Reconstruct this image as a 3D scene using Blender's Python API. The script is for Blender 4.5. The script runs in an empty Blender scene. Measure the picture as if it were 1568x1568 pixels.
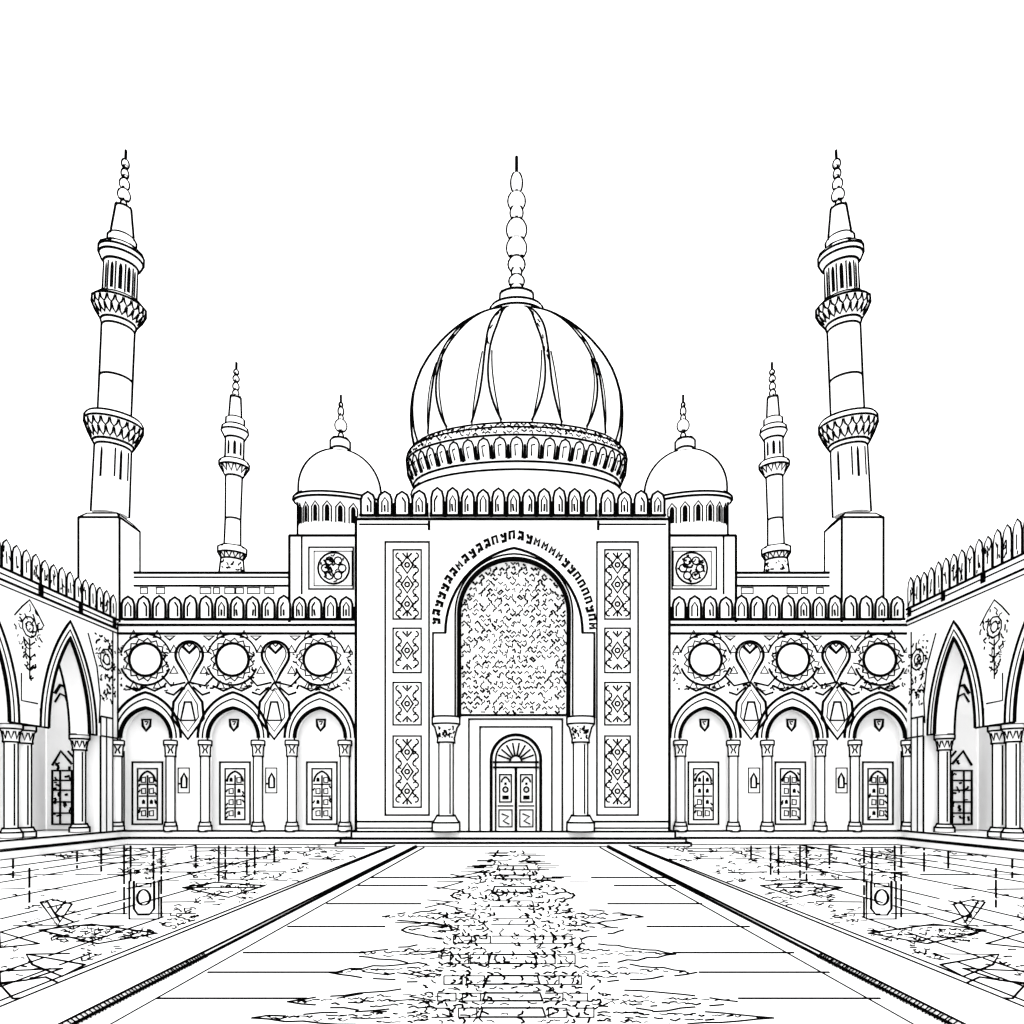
import bpy, math, random
from mathutils import Vector
from mathutils.geometry import tessellate_polygon
random.seed(7)
F=1045.0; CX=784.0; HY=1222.0; H=2.7
scene=bpy.context.scene

# ---------------- materials ----------------
def mat(name,c0,c1,scale):
    m=bpy.data.materials.new(name); m.use_nodes=True
    nt=m.node_tree; nt.nodes.clear()
    o=nt.nodes.new('ShaderNodeOutputMaterial'); d=nt.nodes.new('ShaderNodeBsdfDiffuse')
    n=nt.nodes.new('ShaderNodeTexNoise'); n.inputs['Scale'].default_value=scale
    r=nt.nodes.new('ShaderNodeValToRGB')
    r.color_ramp.elements[0].color=(*c0,1); r.color_ramp.elements[1].color=(*c1,1)
    t=nt.nodes.new('ShaderNodeTexCoord')
    nt.links.new(t.outputs['Object'],n.inputs['Vector'])
    nt.links.new(n.outputs['Fac'],r.inputs['Fac']); nt.links.new(r.outputs['Color'],d.inputs['Color'])
    nt.links.new(d.outputs['BSDF'],o.inputs['Surface'])
    return m
WHITE=mat('white_plaster',(0.84,0.84,0.84),(0.88,0.88,0.88),1.5)
MARBLE=mat('white_marble',(0.84,0.84,0.845),(0.88,0.88,0.88),0.6)
BLACK=mat('black_paint',(0.0,0.0,0.0),(0.002,0.002,0.002),3)

# ---------------- projection helpers: image pixels, cast from the camera -> metres ----------------
def V(x,y,d): return Vector(((x-CX)*d/F, d, H+(HY-y)*d/F))
def plane(d): return lambda x,y: V(x,y,d)
def G(x,y,z=0.0):
    d=F*H/(y-HY); return Vector(((x-CX)*d/F,d,z))
LW=1.55
INK=1.42

class Obj:
    def __init__(s,name,body=WHITE):
        s.e=bpy.data.objects.new(name,None); scene.collection.objects.link(s.e); s.parts={}; s.bm=body
    def part(s,n):
        if n not in s.parts: s.parts[n]=Part()
        return s.parts[n]
    def finish(s):
        for n,p in s.parts.items():
            for suf,(vs,fs),m in (('',p.w,s.bm),('_recesses',p.b,BLACK)):
                if fs:
                    me=bpy.data.meshes.new(n+suf); me.from_pydata([tuple(v) for v in vs],[],fs); me.materials.append(m)
                    o=bpy.data.objects.new(n+suf,me); scene.collection.objects.link(o); o.parent=s.e
            if p.ink:
                cu=bpy.data.curves.new(n+'_lines','CURVE'); cu.dimensions='3D'; cu.bevel_depth=1.0; cu.bevel_resolution=1; cu.use_fill_caps=True
                for pts,w,cyc in p.ink:
                    sp=cu.splines.new('POLY'); sp.points.add(len(pts)-1)
                    for q,v in zip(sp.points,pts):
                        q.co=(v.x,v.y,v.z,1); q.radius=w*INK*max(v.y,3)/F
                    sp.use_cyclic_u=cyc
                t=bpy.data.objects.new('t',cu); scene.collection.objects.link(t)
                dg=bpy.context.evaluated_depsgraph_get(); dg.update()
                me=bpy.data.meshes.new_from_object(t.evaluated_get(dg)); me.name=n+'_lines'
                bpy.data.objects.remove(t); me.materials.clear(); me.materials.append(BLACK)
                o=bpy.data.objects.new(n+'_lines',me); scene.collection.objects.link(o); o.parent=s.e
class Part:
    def __init__(s): s.w=([],[]); s.b=([],[]); s.ink=[]
    def face(s,pts,black=False):
        vs,fs=s.b if black else s.w
        i=len(vs); vs.extend(pts); fs.append(list(range(i,i+len(pts))))
    def tri(s,loops,black=False):
        vs,fs=s.b if black else s.w
        i=len(vs)
        for l in loops: vs.extend(l)
        for t in tessellate_polygon(loops): fs.append([i+a for a in t])
    def line(s,pts,w=LW,cyc=False):
        q=[pts[0]]
        for p in pts[1:]:
            if (p-q[-1]).length>1e-4: q.append(p)
        if len(q)>1: s.ink.append((q,w,cyc))
    def plate(s,loop,off,black=False):
        l2=[p+off for p in loop]
        s.tri([loop],black); s.tri([l2],black)
        n=len(loop)
        for i in range(n): s.face([loop[i],loop[(i+1)%n],l2[(i+1)%n],l2[i]],black)
    def box(s,x0,x1,y0,y1,z0,z1,ink=True,w=LW):
        c=[Vector((x,y,z)) for z in (z0,z1) for y in (y0,y1) for x in (x0,x1)]
        for f in ((0,1,3,2),(4,5,7,6),(0,1,5,4),(2,3,7,6),(0,2,6,4),(1,3,7,5)): s.face([c[i] for i in f])
        if ink:
            for a,b in ((0,1),(2,3),(0,2),(1,3),(4,5),(6,7),(4,6),(5,7),(0,4),(1,5),(2,6),(3,7)): s.line([c[a],c[b]],w)
    def d(s,m,pts,w=LW,cyc=False): s.line([m(*p) for p in pts],w,cyc)
    def rect(s,m,x0,y0,x1,y1,w=LW): s.line([m(x0,y0),m(x1,y0),m(x1,y1),m(x0,y1)],w,True)
    def fill(s,m,pts,lift=0.02):
        s.tri([[m(*p)+Vector((0,-lift,0)) for p in pts]],True)
def circ(cx,cy,r,n=24,a0=0,a1=360,ry=None):
    ry=ry or r
    return [(cx+r*math.cos(math.radians(a0+(a1-a0)*i/n)),cy-ry*math.sin(math.radians(a0+(a1-a0)*i/n))) for i in range(n+1)]
def parch(c,a,y0,h,n=14,up=-1):
    if h>=a:
        R=(a*a+h*h)/(2*a); c0=a-R; t1=math.atan2(h,-c0)
        q=[(c0+R*math.cos(t1*i/n),R*math.sin(t1*i/n)) for i in range(n+1)]
    else: q=[(a*math.cos(math.pi/2*i/n),h*math.sin(math.pi/2*i/n)) for i in range(n+1)]
    return [(c+x,y0+up*y) for x,y in q]+[(c-x,y0+up*y) for x,y in reversed(q[:-1])]
def inside(p,poly):
    x,y=p; r=False; n=len(poly)
    for i in range(n):
        x1,y1=poly[i]; x2,y2=poly[i-1]
        if (y1>y)!=(y2>y) and x<(x2-x1)*(y-y1)/(y2-y1)+x1: r=not r
    return r
def squig(p,m,poly,sp,ln,w=1.0,sx=1,sy=1):
    xs=[a for a,b in poly]; ys=[b for a,b in poly]
    x=min(xs)
    while x<max(xs):
        y=min(ys)
        while y<max(ys):
            c=(x+random.uniform(-.4,.4)*sp*sx,y+random.uniform(-.4,.4)*sp*sy)
            if inside(c,poly):
                a=random.uniform(0,6.28); pts=[c]
                for k in range(random.choice((1,2,2,3))):
                    a+=random.uniform(-1.5,1.5)
                    c=(c[0]+ln*.5*sx*math.cos(a),c[1]+ln*.5*sy*math.sin(a)); 
                    if inside(c,poly): pts.append(c)
                if len(pts)>1: p.d(m,pts,w*random.uniform(.7,1.4))
            y+=sp*sy
        x+=sp*sx
def lattice(p,m,poly,sp,w=1.1,jit=.9):
    xs=[a for a,b in poly]; ys=[b for a,b in poly]
    j=0; y=min(ys)+sp*.4
    while y<max(ys):
        x=min(xs)+(sp*.5 if j%2 else sp*.2); i=0
        while x<max(xs):
            jx=random.uniform(-jit,jit); jy=random.uniform(-jit,jit); h=sp*.5
            k=random.random(); s=1 if (i+j)%2 else -1
            if k<.42: q=[(-h*.8,s*h*.6),(0,-s*h*.2),(h*.7,s*h*.55)]
            elif k<.7: q=[(-h*.5,-s*h*.8),(-h*.1,0),(h*.6,s*h*.3),(h*.4,s*h*.9)]
            elif k<.93: q=[(-h*.8,0),(0,-s*h*.5),(h*.2,s*h*.7)]
            else: q=None
            if q:
                pts=[(x+jx+a,y+jy+b) for a,b in q]
                pts=[t for t in pts if inside(t,poly)]
                if len(pts)>1: p.d(m,pts,w*random.uniform(.75,1.35))
            x+=sp; i+=1
        y+=sp*.82; j+=1
def rectp(x0,y0,x1,y1): return [(x0,y0),(x1,y0),(x1,y1),(x0,y1)]

def parapet(p,m,u0,u1,vt,vb,n,off,back,dark=.62):
    pw=(u1-u0)/n
    L=lambda t: vb+(vt-vb)*t
    if dark: p.plate([m(u0,vb)+back,m(u1,vb)+back,m(u1,L(dark))+back,m(u0,L(dark))+back],off*0.3,True)
    else: p.plate([m(u0,vb)+back,m(u1,vb)+back,m(u1,L(.5))+back,m(u0,L(.5))+back],off*0.3)
    for i in range(n):
        c=u0+pw*(i+.5); a=pw*(.40 if dark else .42)
        j=random.uniform(-.04,.04)
        sh=[(c+a,vb),(c+a*1.0,L(.66)),(c+a*.75,L(.86+j)),(c,L(1+j)),(c-a*.75,L(.86+j)),(c-a,L(.66)),(c-a,vb)]
        pts=[m(*q) for q in sh]
        p.plate(pts,off); p.line(pts,1.4 if dark else 1.0)
        k=a*.45
        s2=[(c+k,L(.12)),(c+k,L(.55)),(c,L(.74)),(c-k,L(.55)),(c-k,L(.12))]
        r=random.random()
        if dark:
            if r<.5: p.d(m,s2,1.0)
            elif r<.75: p.d(m,s2[:3],1.1)
            else: p.d(m,s2[2:],1.1)
            if random.random()<.5: p.d(m,[(c,L(.15)),(c+random.uniform(-.3,.3)*k,L(.42))],1.2)
        else:
            p.d(m,[(c+random.uniform(-.5,.5)*k,L(.2)),(c+random.uniform(-.5,.5)*k,L(.6))],.9)
    p.line([m(u0,vb),m(u1,vb)],1.5)

CAM=Vector((0,0,H))
class Lathe:
    def __init__(s,p,cxf,d,prof,q=1.0,rings=(),w=LW,seg=40,out=.8):
        s.p=p; s.cx=cxf if callable(cxf) else (lambda y:cxf); s.d=d; s.prof=prof; s.q=q
        c=V(s.cx(prof[-1][1]),0,d); n=math.hypot(c.x,c.y); s.cos=c.y/n
        s.fx=Vector((c.y/n,-c.x/n,0)); s.fy=Vector((-c.x/n,-c.y/n,0))
        rows=[[s.at(r,y,360*k/seg) for k in range(seg)] for r,y in prof]
        vs,fs=p.w; b=len(vs)
        for r in rows: vs.extend(r)
        for i in range(len(prof)-1):
            for k in range(seg):
                k2=(k+1)%seg; fs.append([b+i*seg+k,b+i*seg+k2,b+(i+1)*seg+k2,b+(i+1)*seg+k])
        for sg in (1,-1):
            pts=[]
            for (r0,y0),(r1,y1) in zip(prof,prof[1:]):
                def f(t):
                    rm=(r0+r1)/2; ym=(y0+y1)/2
                    P=s.at(rm,ym,sg*t); e=s.at(r1,y1,sg*t)-s.at(r0,y0,sg*t)
                    tt=s.at(rm,ym,sg*t+1)-s.at(rm,ym,sg*t-1)
                    N=e.cross(tt)
                    if N.dot(P-s.at(0,ym,0))<0 and abs(y1-y0)>.3*abs(r1-r0): N=-N
                    return N.dot(P-CAM)
                th=90
                best=None
                prev=f(20)
                for t in range(24,162,4):
                    cur=f(t)
                    if prev*cur<=0 and prev!=cur:
                        tt=t-4+4*prev/(prev-cur)
                        if best is None or abs(tt-90)<abs(best-90): best=tt
                    prev=cur
                if best is not None: th=best
                o=w*out
                pts.append(s.at(r0+o,y0,sg*th)); pts.append(s.at(r1+o,y1,sg*th))
            q2=[pts[0]]
            for i in range(1,len(pts)-1,2):
                a,b2=pts[i],pts[i+1]
                if (a-b2).length<.35: q2.append((a+b2)/2)
                else: q2+= [a,b2]
            q2.append(pts[-1]); p.line(q2,w)
        for y in rings: s.ring(y,w*.85)
    def R(s,y):
        pr=s.prof
        for (r0,y0),(r1,y1) in zip(pr,pr[1:]):
            if min(y0,y1)<=y<=max(y0,y1) and y0!=y1: return r0+(r1-r0)*(y-y0)/(y1-y0)
        return pr[-1][0]
    def at(s,r,y,th):
        t=math.radians(th); rr=r*s.d/F*s.cos
        return V(s.cx(y),y,s.d)+s.fx*(rr*math.sin(t))+s.fy*(rr*s.q*math.cos(t))
    def m(s,lift=0.0,k=1.0): return lambda th,y: s.at(s.R(y)+lift,y,th*k)
    def ring(s,y,w=LW): s.p.line([s.at(s.R(y)+.3,y,k*9) for k in range(40)],w,True)
    def slot(s,th,hw,y0,y1,lift=.5):
        c=parch(0,1,0,1,5)
        pts=[(th+hw*x,y0+ (y1-y0)*.25*(1+yy)) for x,yy in c]
        pts=[(th+hw,y1)]+pts+[(th-hw,y1)]
        s.p.tri([[s.m(lift)(*q) for q in pts]],True)

def finial(p,cxf,d,beads,tip,w=LW,base=None):
    cf=cxf if callable(cxf) else (lambda y:cxf)
    for yc,r,ry in beads:
        rr=max(1.2,r)
        prof=[(max(.3,rr*math.sin(math.pi*k/12)),yc-ry*math.cos(math.pi*k/12)) for k in range(13)]
        Lathe(p,cf,d,prof,1,(),w,16,.3)
        # collar between beads
        p.line([V(cf(yc+ry),yc+ry,d)+Vector((-.25*r*d/F,-.1,0)),V(cf(yc+ry),yc+ry,d)+Vector((.25*r*d/F,-.1,0))],w*1.2)
    y0=beads[-1][0]-beads[-1][2]
    p.line([V(cf(y0),y0,d),V(cf(tip),tip,d)],w*1.1)
    for (a,_,ra),(b,_,rb) in zip(beads,beads[1:]):
        if (a-ra)-(b+rb)>.5: p.line([V(cf(a-ra),a-ra,d),V(cf(b+rb),b+rb,d)],w*1.4)

# =====================================================================
# GROUND
# =====================================================================
me=bpy.data.meshes.new('courtyard_ground'); S=3000
me.from_pydata([(-S,-200,0),(S,-200,0),(S,S,0),(-S,S,0)],[],[[0,1,2,3]]); me.materials.append(MARBLE)
g=bpy.data.objects.new('courtyard_ground',me); scene.collection.objects.link(g)

wk=Obj('walkway',MARBLE); p=wk.part('paving')
p.face([Vector((-5.15,2,.004)),Vector((5.15,2,.004)),Vector((5.15,37,.004)),Vector((-5.15,37,.004))])
def GL(x0,y0,x1,y1,w=1.5,part=None): (part or p).line([G(x0,y0,.005),G(x1,y1,.005)],w)
for y,xl,xr,il,ir in ((1345,566,1022,690,905),(1357,548,1035,655,940),(1385,500,1075,645,930),(1420,440,1148,590,990),
    (1460,372,1216,560,1030),(1490,318,1270,525,1070),(1530,240,1348,470,1130)):
    GL(xl,y,il,y,1.7); GL(ir,y,xr,y,1.7)
    for k in range(3):
        a=random.uniform(.1,.8); GL(il+(690-il)*a,y+random.uniform(-8,8),il+(690-il)*a+40,y+random.uniform(-8,8),1.2)
for k in range(34):
    y=random.uniform(1304,1352); hw=(y-1290)*1.7
    x=785+random.choice((-1,1))*random.uniform(.4,1)*hw
    GL(x-15,y,x+15,y,1.1)
tile_refl=wk.part('tiles_and_reflections')  # floor reflection drawn in black strokes around the centre tiles
y=1306.0
while y<1568:
    sc=5.4+(y-1300)/260*4.6
    hw=18+(y-1300)*.82 if y<1400 else 100+(y-1400)*.30
    x=-hw
    while x<hw:
        edge=abs(x)/hw
        lad=abs(x)<24+(y-1300)*.07
        if random.random()<(.93 if edge<.7 else .65)*(.5 if lad else 1):
            cx=785+x+random.uniform(-.3,.3)*sc*1.5; cy=y+random.uniform(-.3,.3)*sc
            a=random.choice((0,.5,-.5,1.2,-1.2,random.uniform(-1.5,1.5))); l=sc*random.uniform(.45,.8)
            pts=[(cx-l*math.cos(a),cy-l*.6*math.sin(a)),(cx,cy)]
            a+=random.uniform(-1.3,1.3); pts.append((cx+l*math.cos(a),cy+l*.6*math.sin(a)))
            if random.random()<.45:
                a+=random.choice((-1.5,1.5)); pts.append((pts[-1][0]+l*.8*math.cos(a),pts[-1][1]+l*.5*math.sin(a)))
            tile_refl.line([G(u,max(1300,v),.006) for u,v in pts],random.uniform(.8,1.6))
        x+=sc*1.45
    y+=sc*.88
for yc,hw,hh in ((1372,95,8),(1405,200,10),(1425,170,12),(1462,250,13),(1490,282,13),(1535,345,16),(1560,400,12)):  # spear-shaped fringes of the drawn floor reflection
    for sgn in (-1,1):
        inn=70+(yc-1372)*.35
        x=inn
        while x<hw*.96:
            t=(x-inn*.3)/(hw-inn*.3); h2=hh*(1-t)
            yy=-h2
            while yy<=h2+.1:
                if random.random()<.8:
                    X=785+sgn*(x+random.uniform(-3,3)); Y=yc+yy+random.uniform(-1.5,1.5); l=random.uniform(3,8)
                    tile_refl.line([G(X-l,Y,.006),G(X,Y+random.uniform(-2.5,2.5),.006),G(X+l,Y+random.uniform(-1.5,1.5),.006)],random.uniform(.8,1.5))
                yy+=6.5
            x+=11
        for s2 in (-1,1):
            pts=[]
            for k in range(9):
                t=k/8; X=hw-(hw-inn)*t*.8
                pts.append(G(785+sgn*X,yc+s2*(hh*1.15*t**.8)+random.uniform(-1.6,1.6)*(k>0),.006))
            for a in range(0,8):
                if random.random()<.8: tile_refl.line(pts[a:a+2],1.4)
for y,h,wd in ((1330,6,22),(1344,6,25),(1363,9,28),(1385,9,30),(1412,10,30),(1440,11,32),(1470,14,34),(1502,13,38),(1528,12,42),(1552,14,46)):
    q=[G(785-wd,y-h/2,.008),G(785+wd,y-h/2,.008),G(785+wd*1.1,y+h/2,.008),G(785-wd*1.1,y+h/2,.008)]
    big=y<1370 or y>1460
    tile_refl.line([v+Vector((0,0,.002)) for v in q],1.5 if big else 1.0,big)
    if wd>30:
        for s_ in (-1,1):
            for j in (1.5,2.4):
                x=785+s_*wd*j; tile_refl.line([G(x-14,y-h/2,.008),G(x+14,y-h/2,.008),G(x+14,y+h/2,.008),G(x-14,y+h/2,.008)],1.1,random.random()<.5)
wk.finish()

for sgn in (-1,1):
    kb=Obj('walkway_kerb',MARBLE); p=kb.part('kerb')
    xi,xo=sgn*1.93*H,sgn*2.36*H
    p.box(min(xi,xo),max(xi,xo),2,37,0,.10,False)
    for x,z,w in ((xi,.10,1.3),(xi,.02,2.0),(xo,.10,1.5),(sgn*1.77*H,.006,1.1),(sgn*2.52*H,.006,1.2)):
        p.line([Vector((x,6+k,z)) for k in range(32)],w)
    for k in range(150):
        y=6.3+k*.08+random.uniform(-.02,.02)
        if y<11.5: p.line([Vector((xi,y,.10)),Vector((xi-sgn*.06,y+.05,.012))],.8)
    kb.finish()

mf=Obj('floor_joints_reflections',MARBLE); p=mf.part('joints_and_reflections')  # tile joints, plus building reflections drawn in as black strokes
for sgn in (-1,1):
    X=lambda x: 785+sgn*(785-x)
    for xe,ye,xs in ((0,1300,120),(0,1312,250),(0,1330,520),(0,1341,300),(0,1352,520),(0,1378,300),(0,1408,420),(0,1428,200),(0,1445,330),(0,1490,250),(0,1512,140)):
        sl=(ye-1222)/785.0
        x=xe
        while x<xs:
            x2=x+random.uniform(50,150)
            y1=1222+(785-x)*sl; y2=1222+(785-min(x2,xs))*sl
            if y2>1294: GL(X(x),y1,X(min(x2,xs)),y2,1.2,p)
            x=x2+random.uniform(0,18)
    for y,a,b in ((1294,10,520),(1299,60,560),(1304,300,590),(1310,0,240),(1316,300,520),(1322,150,430),(1336,180,480),(1348,240,440),(1360,280,400),(1382,250,330),(1400,140,300),(1418,20,190),(1436,90,250),(1462,40,130),(1478,90,200),(1500,0,90),(1513,0,170),(1524,0,130),(1534,0,70),(1545,0,60),(1340,0,200),(1362,0,110)):
        x=a
        while x<b:
            x2=min(b,x+random.uniform(25,90)); lim=785-(y-1222)*2.6
            if x2<lim: GL(X(x),y,X(x2),y+random.uniform(-1.2,1.2),random.uniform(.8,1.4),p)
            x=x2+random.uniform(4,22)
    for x,y0,y1 in ((155,1290,1335),(190,1296,1405),(200,1296,1350),(235,1300,1350),(247,1300,1405),(300,1296,1330),(335,1296,1350),(345,1296,1345),(378,1296,1340),(390,1296,1340),(420,1296,1320),(45,1330,1390),(118,1300,1330),(20,1300,1345)):  # reflected uprights drawn on the floor as broken strokes
        y=y0
        while y<y1:
            y2=min(y1,y+random.uniform(12,35)); p.line([G(X(x),y,.006),G(X(x),y2,.006)],1.1); y=y2+random.uniform(2,7)
    gm=lambda x,y: G(X(x),y,.006)
    p.d(gm,[(205,1350),(205,1392),(212,1402),(228,1402),(236,1392),(236,1350)],1.3)  # window reflection drawn in outline
    p.d(gm,circ(220,1375,10,14,ry=12),1.4); p.d(gm,rectp(209,1353,231,1359),1.1,True)
    p.d(gm,[(198,1350),(198,1408),(243,1408),(243,1350)],1.1)
    p.d(gm,[(62,1382),(88,1418),(110,1385),(80,1378)],1.2,True)
    p.d(gm,[(72,1380),(92,1412)],1.1); p.d(gm,[(100,1380),(84,1400),(112,1412)],1.1)
    for pts in (((0,1428),(60,1446),(0,1452)),((40,1462),(130,1478),(95,1496),(50,1478)),((0,1508),(70,1497),(130,1524),(20,1530)),((280,1360),(330,1352),(405,1357),(350,1375)),((60,1425),(140,1416),(240,1430),(150,1446)),((0,1545),(60,1535),(0,1560)),((0,1488),(95,1484),(40,1502),(0,1506))):  # wedge-shaped reflection outlines drawn on the floor
        p.d(gm,pts,1.4,True)
    for poly,n in ((rectp(280,1298,470,1350),110),(rectp(180,1300,260,1345),45),(rectp(70,1420,235,1444),85),(rectp(120,1448,215,1490),50),(rectp(290,1352,400,1386),60),(rectp(0,1370,120,1420),22),(rectp(0,1440,60,1500),14),(rectp(240,1400,330,1425),22),(rectp(0,1290,170,1312),45),(rectp(250,1385,300,1412),15),(rectp(460,1296,540,1318),22)):  # random strokes standing in for reflections in the polished floor
        for i in range(n):
            x=random.uniform(poly[0][0],poly[1][0]); y=random.uniform(poly[0][1],poly[2][1])
            if x>785-(y-1222)*2.6: continue
            a=random.choice((0,0,.4,-.4,1.5)); l=random.uniform(2.5,8)
            p.line([gm(x,y),gm(x+l*math.cos(a),y+l*.6*math.sin(a)),gm(x+l*1.5,y+random.uniform(-2,2))],random.uniform(.6,1.2))
mf.finish()

# =====================================================================
# MOSQUE
# =====================================================================
mq=Obj('mosque')
ZP=0.80
DP=39.0; DA=40.0
def zy(z,d): return HY-(z-H)*F/d
p=mq.part('steps')
x0,x1=V(540,0,39).x,V(1032,0,39).x
p.box(x0,x1,38.7,41,.42,ZP+.0,w=1.2); 
p.box(V(527,0,39).x,V(1045,0,39).x,38.2,41.5,0.2,.42,w=1.2)
p.box(V(522,0,39).x,V(1050,0,39).x,37.8,42,0.0,.2,True,w=1.2)
for s_ in (-1,1):
    a,b=sorted((s_*24,s_*9.2))
    p.box(a,b,39.6,44,.4,ZP-.003,w=1.2); p.box(a,b,39.2,44.4,0,.4,w=1.2)

p=mq.part('portal'); m=plane(DP)
yb=zy(ZP,DP)
op=[(870,yb)]+parch(787,84,940,84,14)[0:]+[(703,yb)]
outer=[(1025,yb),(1025,792),(545,792),(545,yb)]
loop=[m(*q) for q in outer]+[m(*q) for q in reversed(op)]
p.plate(loop,Vector((0,.9,0)))
xl,xr=m(545,0).x,m(1025,0).x; zt=m(0,792).z
p.box(xl+.01,xr-.01,DP+.92,DP+5,ZP,zt-.01,False)
for x in (545,1025): p.d(m,[(x,yb),(x,792)],1.6)
for x in (xl,xr): p.line([Vector((x,DP+5,ZP)),Vector((x,DP+5,zt)),Vector((x,DP,zt))])
p.d(m,[(545,795),(1025,795)],1.6); p.d(m,[(550,803),(657,803)],1.1); p.d(m,[(916,803),(1020,803)],1.1); p.d(m,[(657,798),(657,812)]);p.d(m,[(916,798),(916,812)])
p.d(m,[(545,1258),(665,1258)],1.2); p.d(m,[(905,1258),(1025,1258)],1.2)
p.d(m,[(545,1268),(665,1268)],1.0); p.d(m,[(905,1268),(1025,1268)],1.0)
parapet(mq.part('portal_parapet'),plane(DP-.05),550,655,752,789,4,Vector((0,.3,0)),Vector((0,.32,0)))
parapet(mq.part('portal_parapet'),plane(DP-.15),658,915,748,789,11,Vector((0,.3,0)),Vector((0,.32,0)))
parapet(mq.part('portal_parapet'),plane(DP-.05),918,1020,752,789,4,Vector((0,.3,0)),Vector((0,.32,0)))
pp=mq.part('portal_panels')
for a in (590,914):
    b=a+67 if a==590 else a+63; i0,i1=a+12,b-12
    pp.rect(m,a,830,b,1248,1.6); 
    for y0,y1 in ((842,948),(962,1030),(1045,1110),(1127,1236)):
        pp.rect(m,i0,y0,i1,y1,1.4)
        c=(i0+i1)/2; yc=(y0+y1)/2
        cents=[yc] if y1-y0<90 else [yc-30,yc,yc+30]
        for q in cents:
            pp.d(m,[(c,q-13),(c+9,q),(c,q+13),(c-9,q)],1.3,True); pp.d(m,circ(c,q,3.5,8),1.1)
        # vine scrolls on both edges
        for s2 in (-1,1):
            y=y0+6; k=0
            while y<y1-8:
                x=c+s2*13
                q=circ(x,y+3,4.2,7,90,90+s2*(200 if k%2 else -200)); pp.d(m,q,1.0)
                if random.random()<.7: pp.d(m,[(x+s2*1,y+8),(x-s2*4,y+11)],1.0)
                y+=11; k+=1
        # palmettes at corners
        for yy,s3 in ((y0+7,1),(y1-7,-1)):
            pp.d(m,[(c-7,yy-2*s3),(c,yy+6*s3),(c+7,yy-2*s3)],1.2); pp.d(m,[(c,yy-3*s3),(c,yy+3*s3)],1.0)
pa=mq.part('portal_arch')
O=parch(787,105,968,129,16)
pa.d(m,[(910,1100),(910,969),(892,969)]+O+[(682,969),(663,969),(663,1100)],1.6)
I=parch(787,84,940,84,16)
pa.d(m,[(870,1098)]+I+[(703,1098)],2.7)
pa.d(m,[(877,1098)]+parch(787,90,940,92,16)+[(697,1098)],1.1)
R=parch(787,115,962,137,60); R2=parch(787,125,962,149,60)
for i in range(0,len(R)-3,4):
    k=random.random(); a,b,c_,d_=R[i],R[i+3],R2[i+3],R2[i]
    b=((a[0]+2*b[0])/3,(a[1]+2*b[1])/3); c_=((d_[0]+2*c_[0])/3,(d_[1]+2*c_[1])/3)
    mid=((a[0]+c_[0])/2,(a[1]+c_[1])/2)
    if k<.25: pa.d(m,[a,d_,c_,b],1.7)
    elif k<.5: pa.d(m,[d_,a,b],2.1); pa.d(m,[mid,c_],1.6)
    elif k<.75: pa.d(m,[a,d_,mid,c_,b],1.7)
    else: pa.d(m,[a,d_,c_],2.0); pa.d(m,[mid,b],1.7)
pt=mq.part('tympanum'); DR=DP+.55; mr=plane(DR)
pt.face([mr(690,1290)-Vector((0,0,.2)),mr(885,1290)-Vector((0,0,.2)),mr(885,835),mr(690,835)])
ty=[(867,1093)]+parch(787,81,940,80,12)+[(706,1093)]
lattice(pt,mr,ty,9.6,1.0,1.7)
pt.d(mr,[(700,1095),(875,1095)],1.5)
pd=mq.part('main_door'); md=plane(DR-.06)
pd.rect(md,718,1101,861,1276,1.5); pd.rect(md,735,1113,845,1276,1.5)
da=[(828,1276),(828,1163)]+circ(790,1163,38,18,0,180)+[(752,1163),(752,1276)]
pd.d(md,da,1.7)
pd.d(md,[(821,1276),(821,1166)]+circ(790,1163,31,18,0,180)+[(759,1166),(759,1276)],1.0)
for y in (1167,1175): pd.d(md,[(755,y),(825,y)],1.3)
for a in range(20,180,20):
    c,s_=math.cos(math.radians(a)),math.sin(math.radians(a))
    pd.d(md,[(790+9*c,1166-9*s_),(790+29*c,1166-29*s_)],1.1)
pd.d(md,circ(790,1166,9,10,0,180),1.2)
pd.d(md,[(790,1175),(790,1276)],1.5)
for s_ in (-1,1):
    c=790+s_*16
    pd.rect(md,c-9,1186,c+9,1228,1.3)
    pd.d(md,parch(c,6,1198,8,6),1.0)
    pd.fill(md,rectp(c-5,1218,c+5,1224)); pd.fill(md,rectp(c-2,1198,c+2,1202))
    pd.d(md,circ(c,1209,4,8),1.1)
    pd.rect(md,c-10,1240,c+10,1266,1.1)
    pd.d(md,[(c-6,1246),(c+5,1250),(c-4,1257),(c+6,1262)],1.0)
    pd.d(md,[(c-12,1234),(c+12,1234)],.9)
def column(p,cx,d,yt,yc,yb0,yb1,rs,rc,w=LW):
    prof=[(rc,yt),(rc,yt+(yc-yt)*.28),(rc*.8,yt+(yc-yt)*.4),(rs*1.15,yc-(yc-yt)*.15),(rs*1.25,yc),(rs,yc+1),(rs,yb0),(rs*1.3,yb0+1),(rc*.85,yb0+(yb1-yb0)*.35),(rc,yb0+(yb1-yb0)*.45),(rc,yb1)]
    L=Lathe(p,cx,d,prof,.8,(),w,20,.3)
    for i in (0,1,4,7,9,10): L.ring(prof[i][1],w*.75)
    return L
pc=mq.part('portal_columns')
for cx in (683,889):
    L=column(pc,cx,DP-.35,1098,1137,1248,1273,10,20,1.5)
    squig(pc,L.m(.6),rectp(-60,1112,60,1132),6,6,.9,2.5,1)
    pc.d(L.m(.6),[(35,1140),(35,1246)],.9)

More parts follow.
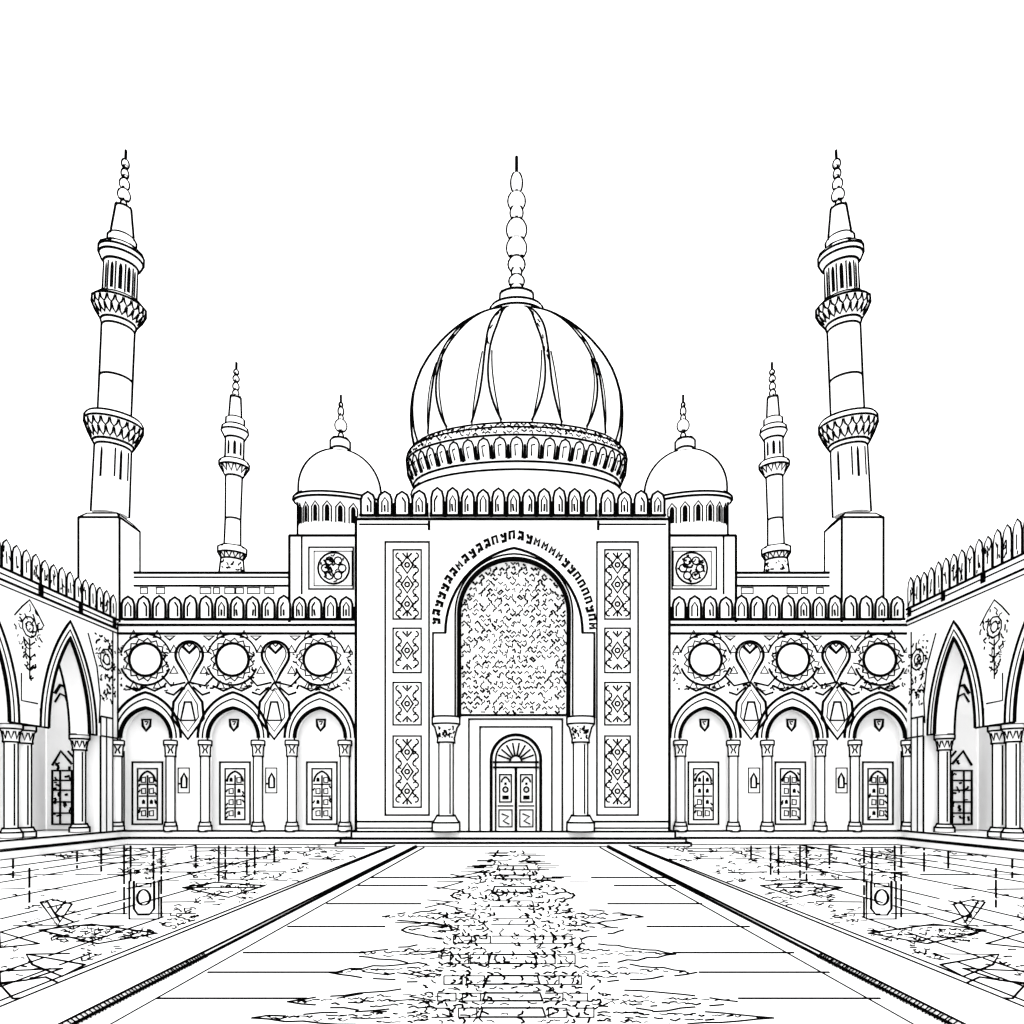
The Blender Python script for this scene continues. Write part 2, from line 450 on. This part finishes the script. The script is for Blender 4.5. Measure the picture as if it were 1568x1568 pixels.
def heart(p,m,c,y):
    p.d(m,circ(c,y-5,21,16,-35,215)+[(c-8,y+22),(c,y+38),(c+8,y+22)],1.6,True)
    p.d(m,circ(c,y-7,16,14,-30,210)+[(c,y+25)],.8,True)
    p.d(m,[(c-10,y-18),(c,y-8),(c+10,y-18)],1.8); p.d(m,[(c-10,y-18),(c-5,y-23),(c,y-18),(c+5,y-23),(c+10,y-18)],1.1)
def small_door(p,m,x0,x1,y0,y1):
    p.rect(m,x0,y0,x1,y1,1.5); p.rect(m,x0+8,y0+10,x1-8,y1-7,1.3)
    c=(x0+x1)/2; a=(x1-x0)/2-11
    p.d(m,parch(c,a,y0+30,16,6),1.2); p.d(m,[(c,y0+20),(c,y1-10)],1.0)
    for y in (y0+34,y0+52,y0+70): p.d(m,[(x0+10,y),(x1-10,y)],.9)
    for r in range(4):
        for s_ in (-1,1):
            q=c+s_*a*.5; y=y0+27+r*17
            if random.random()<.6: p.d(m,[(q-3.2,y-3),(q+3,y-4),(q+3.2,y+4),(q-3,y+4)],.9,True)
            else: p.fill(m,[(q-2.5,y-2),(q,y-4),(q+2.5,y-2),(q+2.5,y+3),(q-2.5,y+3)])
    for k in range(9):
        s2=random.choice((-1,1)); y=random.uniform(y0+15,y1-12); p.d(m,[(c+s2*(a-1),y),(c+s2*(a+1.5),y+4)],.9)
for side in (-1,1):
    name='left_arcade' if side<0 else 'right_arcade'
    mx=(lambda x:x) if side<0 else (lambda x:1570-x)
    B=plane(DA); m=lambda x,y: B(mx(x),y); Bb=plane(DA+.8); mb=lambda x,y: Bb(mx(x),y)
    p=mq.part(name); yb=zy(ZP,DA)
    loop=[(543,yb),(543,953),(180,953),(180,yb)]
    for c in (224,358,491):
        loop+=[(c-40,yb)]+list(reversed(parch(c-1,39,1130,46,10)))+[(c+38,yb)]
    p.plate([m(*q) for q in loop],Vector((0,.6,0)))
    xs=sorted((B(mx(150),0).x,B(mx(548),0).x))
    p.box(xs[0],xs[1],DA+.8,DA+3.5,ZP,V(0,953,DA).z-.01,False)
    p.d(m,[(180,957),(543,957)],1.6); p.d(m,[(172,970),(543,970)],1.5)
    parapet(mq.part(name+'_parapet'),m,184,542,913,948,15,Vector((0,.3,0)),Vector((0,.32,0)))
    po=mq.part(name+'_frieze')
    for c in (223,356,490):
        po.d(m,circ(c,1010,25,24),1.7)
        n=30; po.d(m,[(c+(33 if k%2 else 28)*math.cos(k*math.pi*2/n),1010+(33 if k%2 else 28)*math.sin(k*math.pi*2/n)) for k in range(n)],1.0,True)
        po.d(m,circ(c,1010,39,24,200,340),1.3); po.d(m,circ(c,1010,39,24,15,165),1.1)
        for k in range(8):
            a=k*math.pi/4+.39; x=c+47*math.cos(a); y=1010+42*math.sin(a)
            po.d(m,[(x-6,y+5),(x+6,y+5),(x,y-6)],1.2,True)
        for s2 in (-1,1):
            po.d(m,[(c+s2*30,1050),(c+s2*14,1058),(c,1052)],1.3)
    for c in (290,422):
        heart(po,m,c,1008)
        po.d(m,[(c-2,1045),(c+20,1075),(c+22,1100),(c-2,1132),(c-26,1100),(c-24,1075)],1.6,True)
        po.d(m,[(c-2,1056),(c+12,1078),(c+14,1098),(c-2,1120),(c-18,1098),(c-16,1078)],.8,True)
        po.d(m,[(c-7,1075),(c+3,1075),(c+9,1103),(c-13,1103)],1.5,True)
        for s_ in (-1,1):
            po.d(m,[(c-2+s_*4,1045),(c-2+s_*26,1050),(c-2+s_*40,1035)],1.2)
            po.d(m,[(c+s_*30,980),(c+s_*22,974),(c+s_*38,974)],1.3,True)
            po.d(m,[(c-2+s_*8,1052),(c-2+s_*22,1064),(c-2+s_*34,1060)],1.3)
    squig(po,m,rectp(184,1044,540,1058),10,8,1.0)
    for c in (256,323,389,456):
        squig(po,m,rectp(c-8,987,c+8,1040),8,7,.9)
    squig(po,m,rectp(184,987,193,1060),8,7,.9); squig(po,m,rectp(530,987,541,1060),8,7,.9)
    for c in (224,358,491):
        po.d(m,parch(c-1,54,1130,70,14),1.6)
        po.d(m,parch(c-1,47,1130,60,14),1.0)
        p.d(m,parch(c-1,39,1130,46,14),2.2)
        for x in (c-40,c+38): p.d(m,[(x,1130),(x,yb)],.9)
    for c in (290,424):
        p.rect(m,c-17,1176,c,1214,1.0); p.d(m,[(c-12,1206),(c-12,1192),(c-8,1184),(c-4,1192),(c-4,1206)],1.4,True); p.d(m,[(c-17,1200),(c-12,1200)],1.1)
    pq=mq.part(name+'_columns')
    for c in (224,358,491):
        for x in (c-44,c+37):
            if x>540: continue
            L=column(pq,mx(x),DA-.2,1134,1158,1258,1273,6.0,9.5,1.25)
            for t in (-30,30): pq.d(L.m(.5),[(t,1142),(t*.3,1148),(t,1154)],.9)
    pw=mq.part(name+'_doors')
    for c in (224,358,491):
        small_door(pw,mb,c-21,c+25,1167,1262)
        pw.d(mb,[(c-6,1102),(c+7,1102),(c+6,1112),(c,1119),(c-5,1112)],1.6,True)
        pw.d(mb,[(c-2,1105),(c+3,1105),(c,1110)],.9)
    p.d(m,[(180,953),(180,yb)],1.3); p.d(m,[(190,1150),(190,yb)],.9)
    pr=mq.part(name+'_rear_wing'); d=45.0
    xa,xb=(205,443) if side<0 else (1125,1270)
    a,b=V(xa,0,d).x,V(xb,0,d).x
    pr.box(a,b,d,d+6,0,V(0,877,d).z,False)
    pm=plane(d)
    for y,w in ((877,1.6),(884,1.1),(897,1.3)): pr.d(pm,[(xa,y),(xb,y)],w)
    x=xa+10
    while x<xb-12:
        if random.random()<.7: pr.rect(pm,x,900,x+random.uniform(8,20),909,.9)
        x+=random.uniform(14,30)
    pv=mq.part(name+'_domed_pavilion'); d=44.0; pm0=plane(d); pm=lambda x,y:pm0(mx(x),y)
    a,b=sorted((pm(443,0).x,pm(560,0).x)); pv.box(a,b,d,d+4.5,0,pm(0,820).z)
    pv.d(pm,[(462,820),(462,910)],1.1); pv.rect(pm,473,838,541,902,1.4)
    pv.rect(pm,481,844,539,897,.9); pv.d(pm,circ(511,870,24,20),1.2)
    squig(pv,pm,circ(511,870,22,12),9,8,1.1)
    for k in range(6): pv.d(pm,circ(511+13*math.cos(k*1.047),870+13*math.sin(k*1.047),6,8),1.0)
    cx=mx(521); dd=d+2.3
    dome=[(62*math.sin(a),753-63*math.cos(a)) for a in [math.radians(12+6*k) for k in range(14)]]
    L=Lathe(pv,cx,dd,dome+[(62,764),(69,768),(70,774),(63,777),(63,835)],.5,(768,774),1.5,48)
    for k in range(-7,8):
        t=k*18
        L.slot(t,3.4,786,811); pv.d(L.m(.6),[(t+6,812),(t+6,789)]+[(t,781)]+[(t-6,789),(t-6,812)],.9)
    Lathe(pv,cx,dd,[(11,674),(14,676),(14,694)],1,(676,690),1.4,20)
    finial(pv,mx(522) if side<0 else 1046,dd,[(668,3,5),(652,8.5,8.5),(640,3,4),(630,3.5,6),(620,2,3)],605,1.3)

# ---- main dome ----
p=mq.part('main_dome'); d=45.0; c=791
prof=[(41,484),(52,488),(62,492),(72,497.5),(82,504),(90,509.5),(98,516),(106,523),(113,530),(120,537.5),(126,545),(132,552.5),(137,560),(141.5,568),(146,576),(149,584),(152,592),(154.5,601),(157,610),(158.2,619),(159.2,628),(159.7,638),(159.5,648),(159,658),(158,668),(156,678),(154,688)]
L=Lathe(p,c,d,prof,.5,(),1.8,96)
D2=[(154,688),(158,692),(165,700),(167,708),(165,728),(158,743),(154,752),(160,757),(156,775),(150,800)]
L2=Lathe(p,c,d,D2,.5,(690,698,710,745,757),1.5,72)
for k in range(11):
    t=16.4+k*32.727
    m=L.m(.4)
    ys=[486+i*8 for i in range(26)]
    # lobe edges: panels narrow to rounded feet, ribs swell at the shoulder
    for s_ in (-1,1):
        p.d(m,[(t+s_*(1.3+1.6*math.exp(-((y-530)/30)**2)+7.5*(max(0,y-600)/88)**2.4),y) for y in ys],1.4)
        p.d(m,[(t+s_*(2.6+5.5*(max(0,y-570)/118)**1.6),y) for y in range(584,690,7)],.9)
    for i in range(7):
        y=random.uniform(495,600); p.d(m,[(t+random.uniform(-1.5,1.5),y),(t+random.uniform(-1.5,1.5),y+7)],.9)
m=L2.m(.6)
n=44
for k in range(n):
    t=k*360/n; a=2.9
    p.d(m,[(t+a,741),(t+a,722),(t+a*.7,716),(t,713),(t-a*.7,716),(t-a,722),(t-a,741)],1.1)
    L2.slot(t+360/n/2,.7,722,742,.5); 
    p.d(m,[(t-.6,738),(t-.9,724),(t+.9,723)],.9)
lattice(p,L2.m(.6,.5),rectp(-176,691,176,708),7,.8,.8)
Lathe(p,c,d,[(22,449),(25,452),(25,468),(38,471),(41,480),(43,488)],.6,(452,468,472,482),1.6,32)
finial(p,c,d,[(443,9,6),(431,11,7),(417,7,6),(405,12,9),(380,14.5,13.5),(352,14.5,13.5),(326,9,9),(308,12.5,11),(280,8,15)],240,1.6)
p.line([V(c,268,d),V(c,240,d)],1.9)
mq.finish()

# =====================================================================
# MINARETS
# =====================================================================
def big_minaret(side):
    ob=Obj('minaret'); 
    if side<0:
        xa,xb=V(120,0,46).x,V(183,0,46).x; cf=lambda y:169+(785-y)*.043
    else:
        xa,xb=V(1289,0,46).x,V(1353,0,46).x; cf=lambda y:1304-(785-y)*.043
    p=ob.part('base'); zt=V(0,792,46).z
    p.box(xa,xb,46,48.5,0,zt,w=1.4)
    t=V(0,783,46).z; i=.35
    lo=[Vector((xa,46,zt)),Vector((xb,46,zt)),Vector((xb,48.5,zt)),Vector((xa,48.5,zt))]
    hi=[Vector((xa+i,46+i,t)),Vector((xb-i,46+i,t)),Vector((xb-i,48.5-i,t)),Vector((xa+i,48.5-i,t))]
    for k in range(4):
        p.face([lo[k],lo[(k+1)%4],hi[(k+1)%4],hi[k]]); p.line([lo[k],hi[k]],1.2)
    p.face(hi); p.line(hi,1.3,True)
    d=47.2; p=ob.part('tower')
    prof=[(9,315),(11,318),(12,328),(14,343),(16,358),(17,363),(21,366),(21,378),(31,383),(34,388),(34,395),(29,404),(25,409),(25,455),(30,459),(40,464),(41,473),(36,482),(27,494),(24,502),(24,580),(24.5,636),(40,640),(44,646),(44,655),(38,668),(31,680),(27,686),(28,788)]
    L=Lathe(p,cf,d,prof,.7,(318,363,378,388,396,407,459,466,495,503,580,641,650,680,686),1.5,32)
    for t in (-62,-31,0,31,62):
        L.slot(t,7,413,452); 
    for t in (-48,-17,17,48): p.d(L.m(.5),[(t,412),(t,454)],.9)
    # scalloped corbel bands
    for y0,y1 in ((469,479),(480,491),(653,664),(665,677)):
        o=0 if y0 in (469,653) else 9
        for t in range(-90,91,18):
            p.d(L.m(.6),[(t+o-8,y0),(t+o-6,(y0+y1)/2+1),(t+o,y1),(t+o+6,(y0+y1)/2+1),(t+o+8,y0)],1.0)
    for t in (-38,28): L.slot(t,5,692,738)
    for t in (8,60): p.d(L.m(.5),[(t,692),(t,735)],.9)
    fi=ob.part('finial')
    finial(fi,cf,d,[(312,4,4),(299,9,8),(282,7,7),(266,5,6),(251,5,6)],230,1.4)
    for yy in (266,251): fi.line([V(cf(yy),yy+4,d),V(cf(yy),yy-4,d)],2.8)
    fi.line([V(cf(245),245,d),V(cf(230),230,d)],1.5)
    ob.finish()
def small_minaret(side):
    ob=Obj('minaret'); d=62.0
    cf=(lambda y:355+(877-y)*.022) if side<0 else (lambda y:1189-(877-y)*.022)
    p=ob.part('tower')
    zb=zy(0,d)
    prof=[(5,606),(7,609),(9.5,640),(14,643),(14,652),(19,656),(20,662),(15,670),(13,674),(13,700),(15,704),(22,709),(22,715),(14,727),(11.5,731),(10.5,795),(11.5,836),(21,839),(21,848),(16,856),(18,877),(20,900),(20,zb)]
    L=Lathe(p,cf,d,prof,.7,(609,640,652,661,672,706,715,730,795,838,848,857),1.3,24)
    for t in (-45,0,45): L.slot(t,10,678,699)
    for y0,y1 in ((716,725),(849,856)):
        for t in range(-75,76,30): p.d(L.m(.5),[(t-11,y0),(t,y1),(t+11,y0)],.9)
    squig(p,L.m(.5),rectp(-75,860,75,876),7,6,.9,3,1)
    fi=ob.part('finial')
    finial(fi,cf,d,[(602,4,4),(592,4,5),(580,4,4),(570,3,3)],555,1.3)
    ob.finish()
for s_ in (-1,1): big_minaret(s_)
for s_ in (-1,1): small_minaret(s_)

# =====================================================================
# SIDE ARCADES
# =====================================================================
XS=604/F*40
for side in (-1,1):
    ob=Obj('courtyard_arcade')
    m=lambda d,z: Vector((side*XS,d,H+z))
    out=Vector((side*1.1,0,0)); zb=ZP-H
    ctop,ptop,pb=(9.95,11.83,10.45) if side<0 else (10.4,12.75,11.05)
    p=ob.part('arcade_wall')
    cs=(35.7,29.75,23.8); spring=3.5; Y0=20.6
    loop=[(Y0,zb),(Y0,pb),(40.0,pb),(40.0,zb),(38.35,zb),(38.35,spring)]
    for c in cs:
        loop+=[(c+2.0,spring)] + [(x,z) for x,z in parch(c,1.65,spring,4.9,12,1)] + [(c-2.0,spring)]
    loop+=[(Y0+.3,spring),(Y0+.3,zb)]
    p.plate([m(*q) for q in loop],out)
    X2=side*(XS+4.2)
    p.face([Vector((X2,Y0,ZP)),Vector((X2,40,ZP)),Vector((X2,40,H+pb)),Vector((X2,Y0,H+pb))])
    a,b=sorted((side*XS,X2))
    p.face([Vector((a,40.02,ZP)),Vector((b,40.02,ZP)),Vector((b,40.02,H+pb)),Vector((a,40.02,H+pb))])
    # pergola-like open roof beams over the arcade
    for k in range(7):
        y=Y0+.3+k*3.1; p.box(a,b,y,y+.4,H+pb-.5,H+pb-.05,False)
    a2,b2=sorted((side*(XS-.5),X2)); p.box(a2,b2,Y0-.5,40,.4,ZP-.002,w=1.2)
    a2,b2=sorted((side*(XS-1.0),X2)); p.box(a2,b2,Y0-1,40,0,.4,w=1.2)
    dl=lambda pts,w=1.5,cyc=False: p.d(m,pts,w,cyc)
    for z,w in ((pb,1.5),(pb-.28,1.0),(ctop-.05,1.5),(ctop-.3,.9)): dl([(Y0+k*.97,z) for k in range(21)],w)
    pb2=ob.part('arcade_parapet')
    parapet(pb2,m,Y0,39.9,ptop,pb,30,Vector((side*.12,0,0)),Vector((side*.13,0,0)),0)
    for k in range(90):
        y=random.uniform(Y0,39.8); z=random.uniform(pb+.1,pb+.6*(ptop-pb))
        pb2.line([m(y,z),m(y+random.uniform(-.15,.15),z+random.uniform(.1,.3))],.9)
    for c in cs:
        q=parch(c,2.25,spring,5.75,16,1); dl(q,1.7)
        q=parch(c,1.95,spring,5.3,16,1); dl(q,1.0)
        q=parch(c,1.65,spring,4.9,16,1); dl(q,2.0)
        p.line([v+out for v in [m(*t) for t in q]],1.3)
        for s2 in (-1,1):
            dl([(c+s2*1.65,spring),(c+s2*2.25,spring),(c+s2*2.25,spring+.9)],1.3)
        dl([(c-2.25,spring),(c-2.25-1.45,spring)],1.2)
        dl([(c-2.45,4.6),(c-3.55,4.6),(c-3.55,5.9)],1.0)
        x0=c-3.0
        sp=[(x0-.2,5.6),(x0+.25,5.6),(x0+.6,7.0),(x0+1.15,8.3),(x0+.6,8.9),(x0,9.5),(x0-.6,8.9),(x0-1.15,8.3),(x0-.6,7.0)]
        dl([(x0+1.0,8.5),(x0+.5,9.05),(x0,9.5),(x0-.5,9.05),(x0-1.0,8.5)],1.0)
        squig(p,m,sp,.34,.30,.9)
        # scroll rosette
        for r_ in (.25,.5): dl([(x0+r_*math.cos(a_*.7),8.2+r_*math.sin(a_*.7)) for a_ in range(9)],1.0,True)
        dl([(x0,5.7),(x0,7.6)],1.0)
        for zz in (6.1,6.7,7.3): dl([(x0-.35,zz+.25),(x0,zz),(x0+.35,zz+.25)],1.0)
    sp=[(38.4,5.2),(39.8,5.2),(39.8,9.2),(37.6,9.2),(38.0,7.4)]
    dl([(38.2,4.2),(38.3,5.6),(38.0,7.3),(37.2,9.0)],1.1)
    squig(p,m,sp,.36,.32,.95)
    for r_ in (.3,.6): dl([(38.9+r_*math.cos(a_*.7),7.9+r_*math.sin(a_*.7)) for a_ in range(9)],1.0,True)
    for dd in (38.35,38.9,39.5): dl([(dd,zb),(dd,4.6 if dd<39 else 9.6)],1.1)
    dl([(38.35,4.6),(39.5,4.6)],1.1); dl([(38.35,3.5),(40,3.5)],1.0)
    pc=ob.part('arcade_columns')
    for pos in ((37.75,.8),(33.15,.55),(32.25,.55),(27.2,.55),(26.3,.55),(21.3,.55)):
        dd=pos[0]; x=side*(XS+pos[1]); 
        k=F/dd; px=CX+x*k; y=lambda z: zy(z,dd)
        r=.27*k; rc=.48*k
        L=column(pc,px,dd,y(H+spring),y(H+spring-.85),y(ZP+.5),y(ZP),r/.9,rc/.9,1.4)
        pc.d(L.m(.4),[(30,y(H+spring-.95)),(30,y(ZP+.6))],.9)
        for t in (-45,0,45): pc.d(L.m(.5),[(t-18,y(H+spring-.35)),(t,y(H+spring-.7)),(t+18,y(H+spring-.35))],.9)
    pe=ob.part('end_wall_door'); e0=plane(39.98); e=(lambda x,y:e0(x,y)) if side<0 else (lambda x,y:e0(1568-x,y))
    pe.d(e,[(84,1062),(92,1049),(104,1052),(112,1072),(118,1100),(120,1165)],1.7)
    pe.d(e,[(84,1075),(92,1062),(100,1066),(106,1085),(110,1140)],1.1)
    pe.d(e,[(80,1172),(93,1150),(110,1170)],1.3); pe.rect(e,80,1180,110,1262,1.4)
    pe.d(e,[(92,1180),(92,1262)],1.1); pe.d(e,[(104,1150),(128,1178),(128,1262)],1.1)
    for yy in (1195,1210,1228,1245): pe.d(e,[(80,yy),(110,yy)],1.0)
    squig(pe,e,rectp(82,1160,110,1262),13,7,1.0)
    ob.finish()

# =====================================================================
# LIGHT, SKY, CAMERA
# =====================================================================
w=bpy.data.worlds.new('World'); scene.world=w; w.use_nodes=True
bg=w.node_tree.nodes['Background']; bg.inputs[0].default_value=(1,1,1,1); bg.inputs[1].default_value=2.5
sl=bpy.data.lights.new('sun','SUN'); sl.energy=1.0; sl.angle=math.radians(12); sl.color=(1,.99,.97)
so=bpy.data.objects.new('sun',sl); so.rotation_euler=(math.radians(45),0,math.radians(-10)); scene.collection.objects.link(so)
cam=bpy.data.cameras.new('camera'); co=bpy.data.objects.new('camera',cam); scene.collection.objects.link(co)
co.location=(0,0,H); co.rotation_euler=(math.radians(90),0,0)
cam.sensor_width=36; cam.lens=36*F/1568; cam.shift_x=0; cam.shift_y=(HY-784)/1568
cam.clip_end=6000; cam.clip_start=.1
scene.camera=co
scene.view_settings.view_transform='Standard'; scene.view_settings.look='None'; scene.view_settings.exposure=0
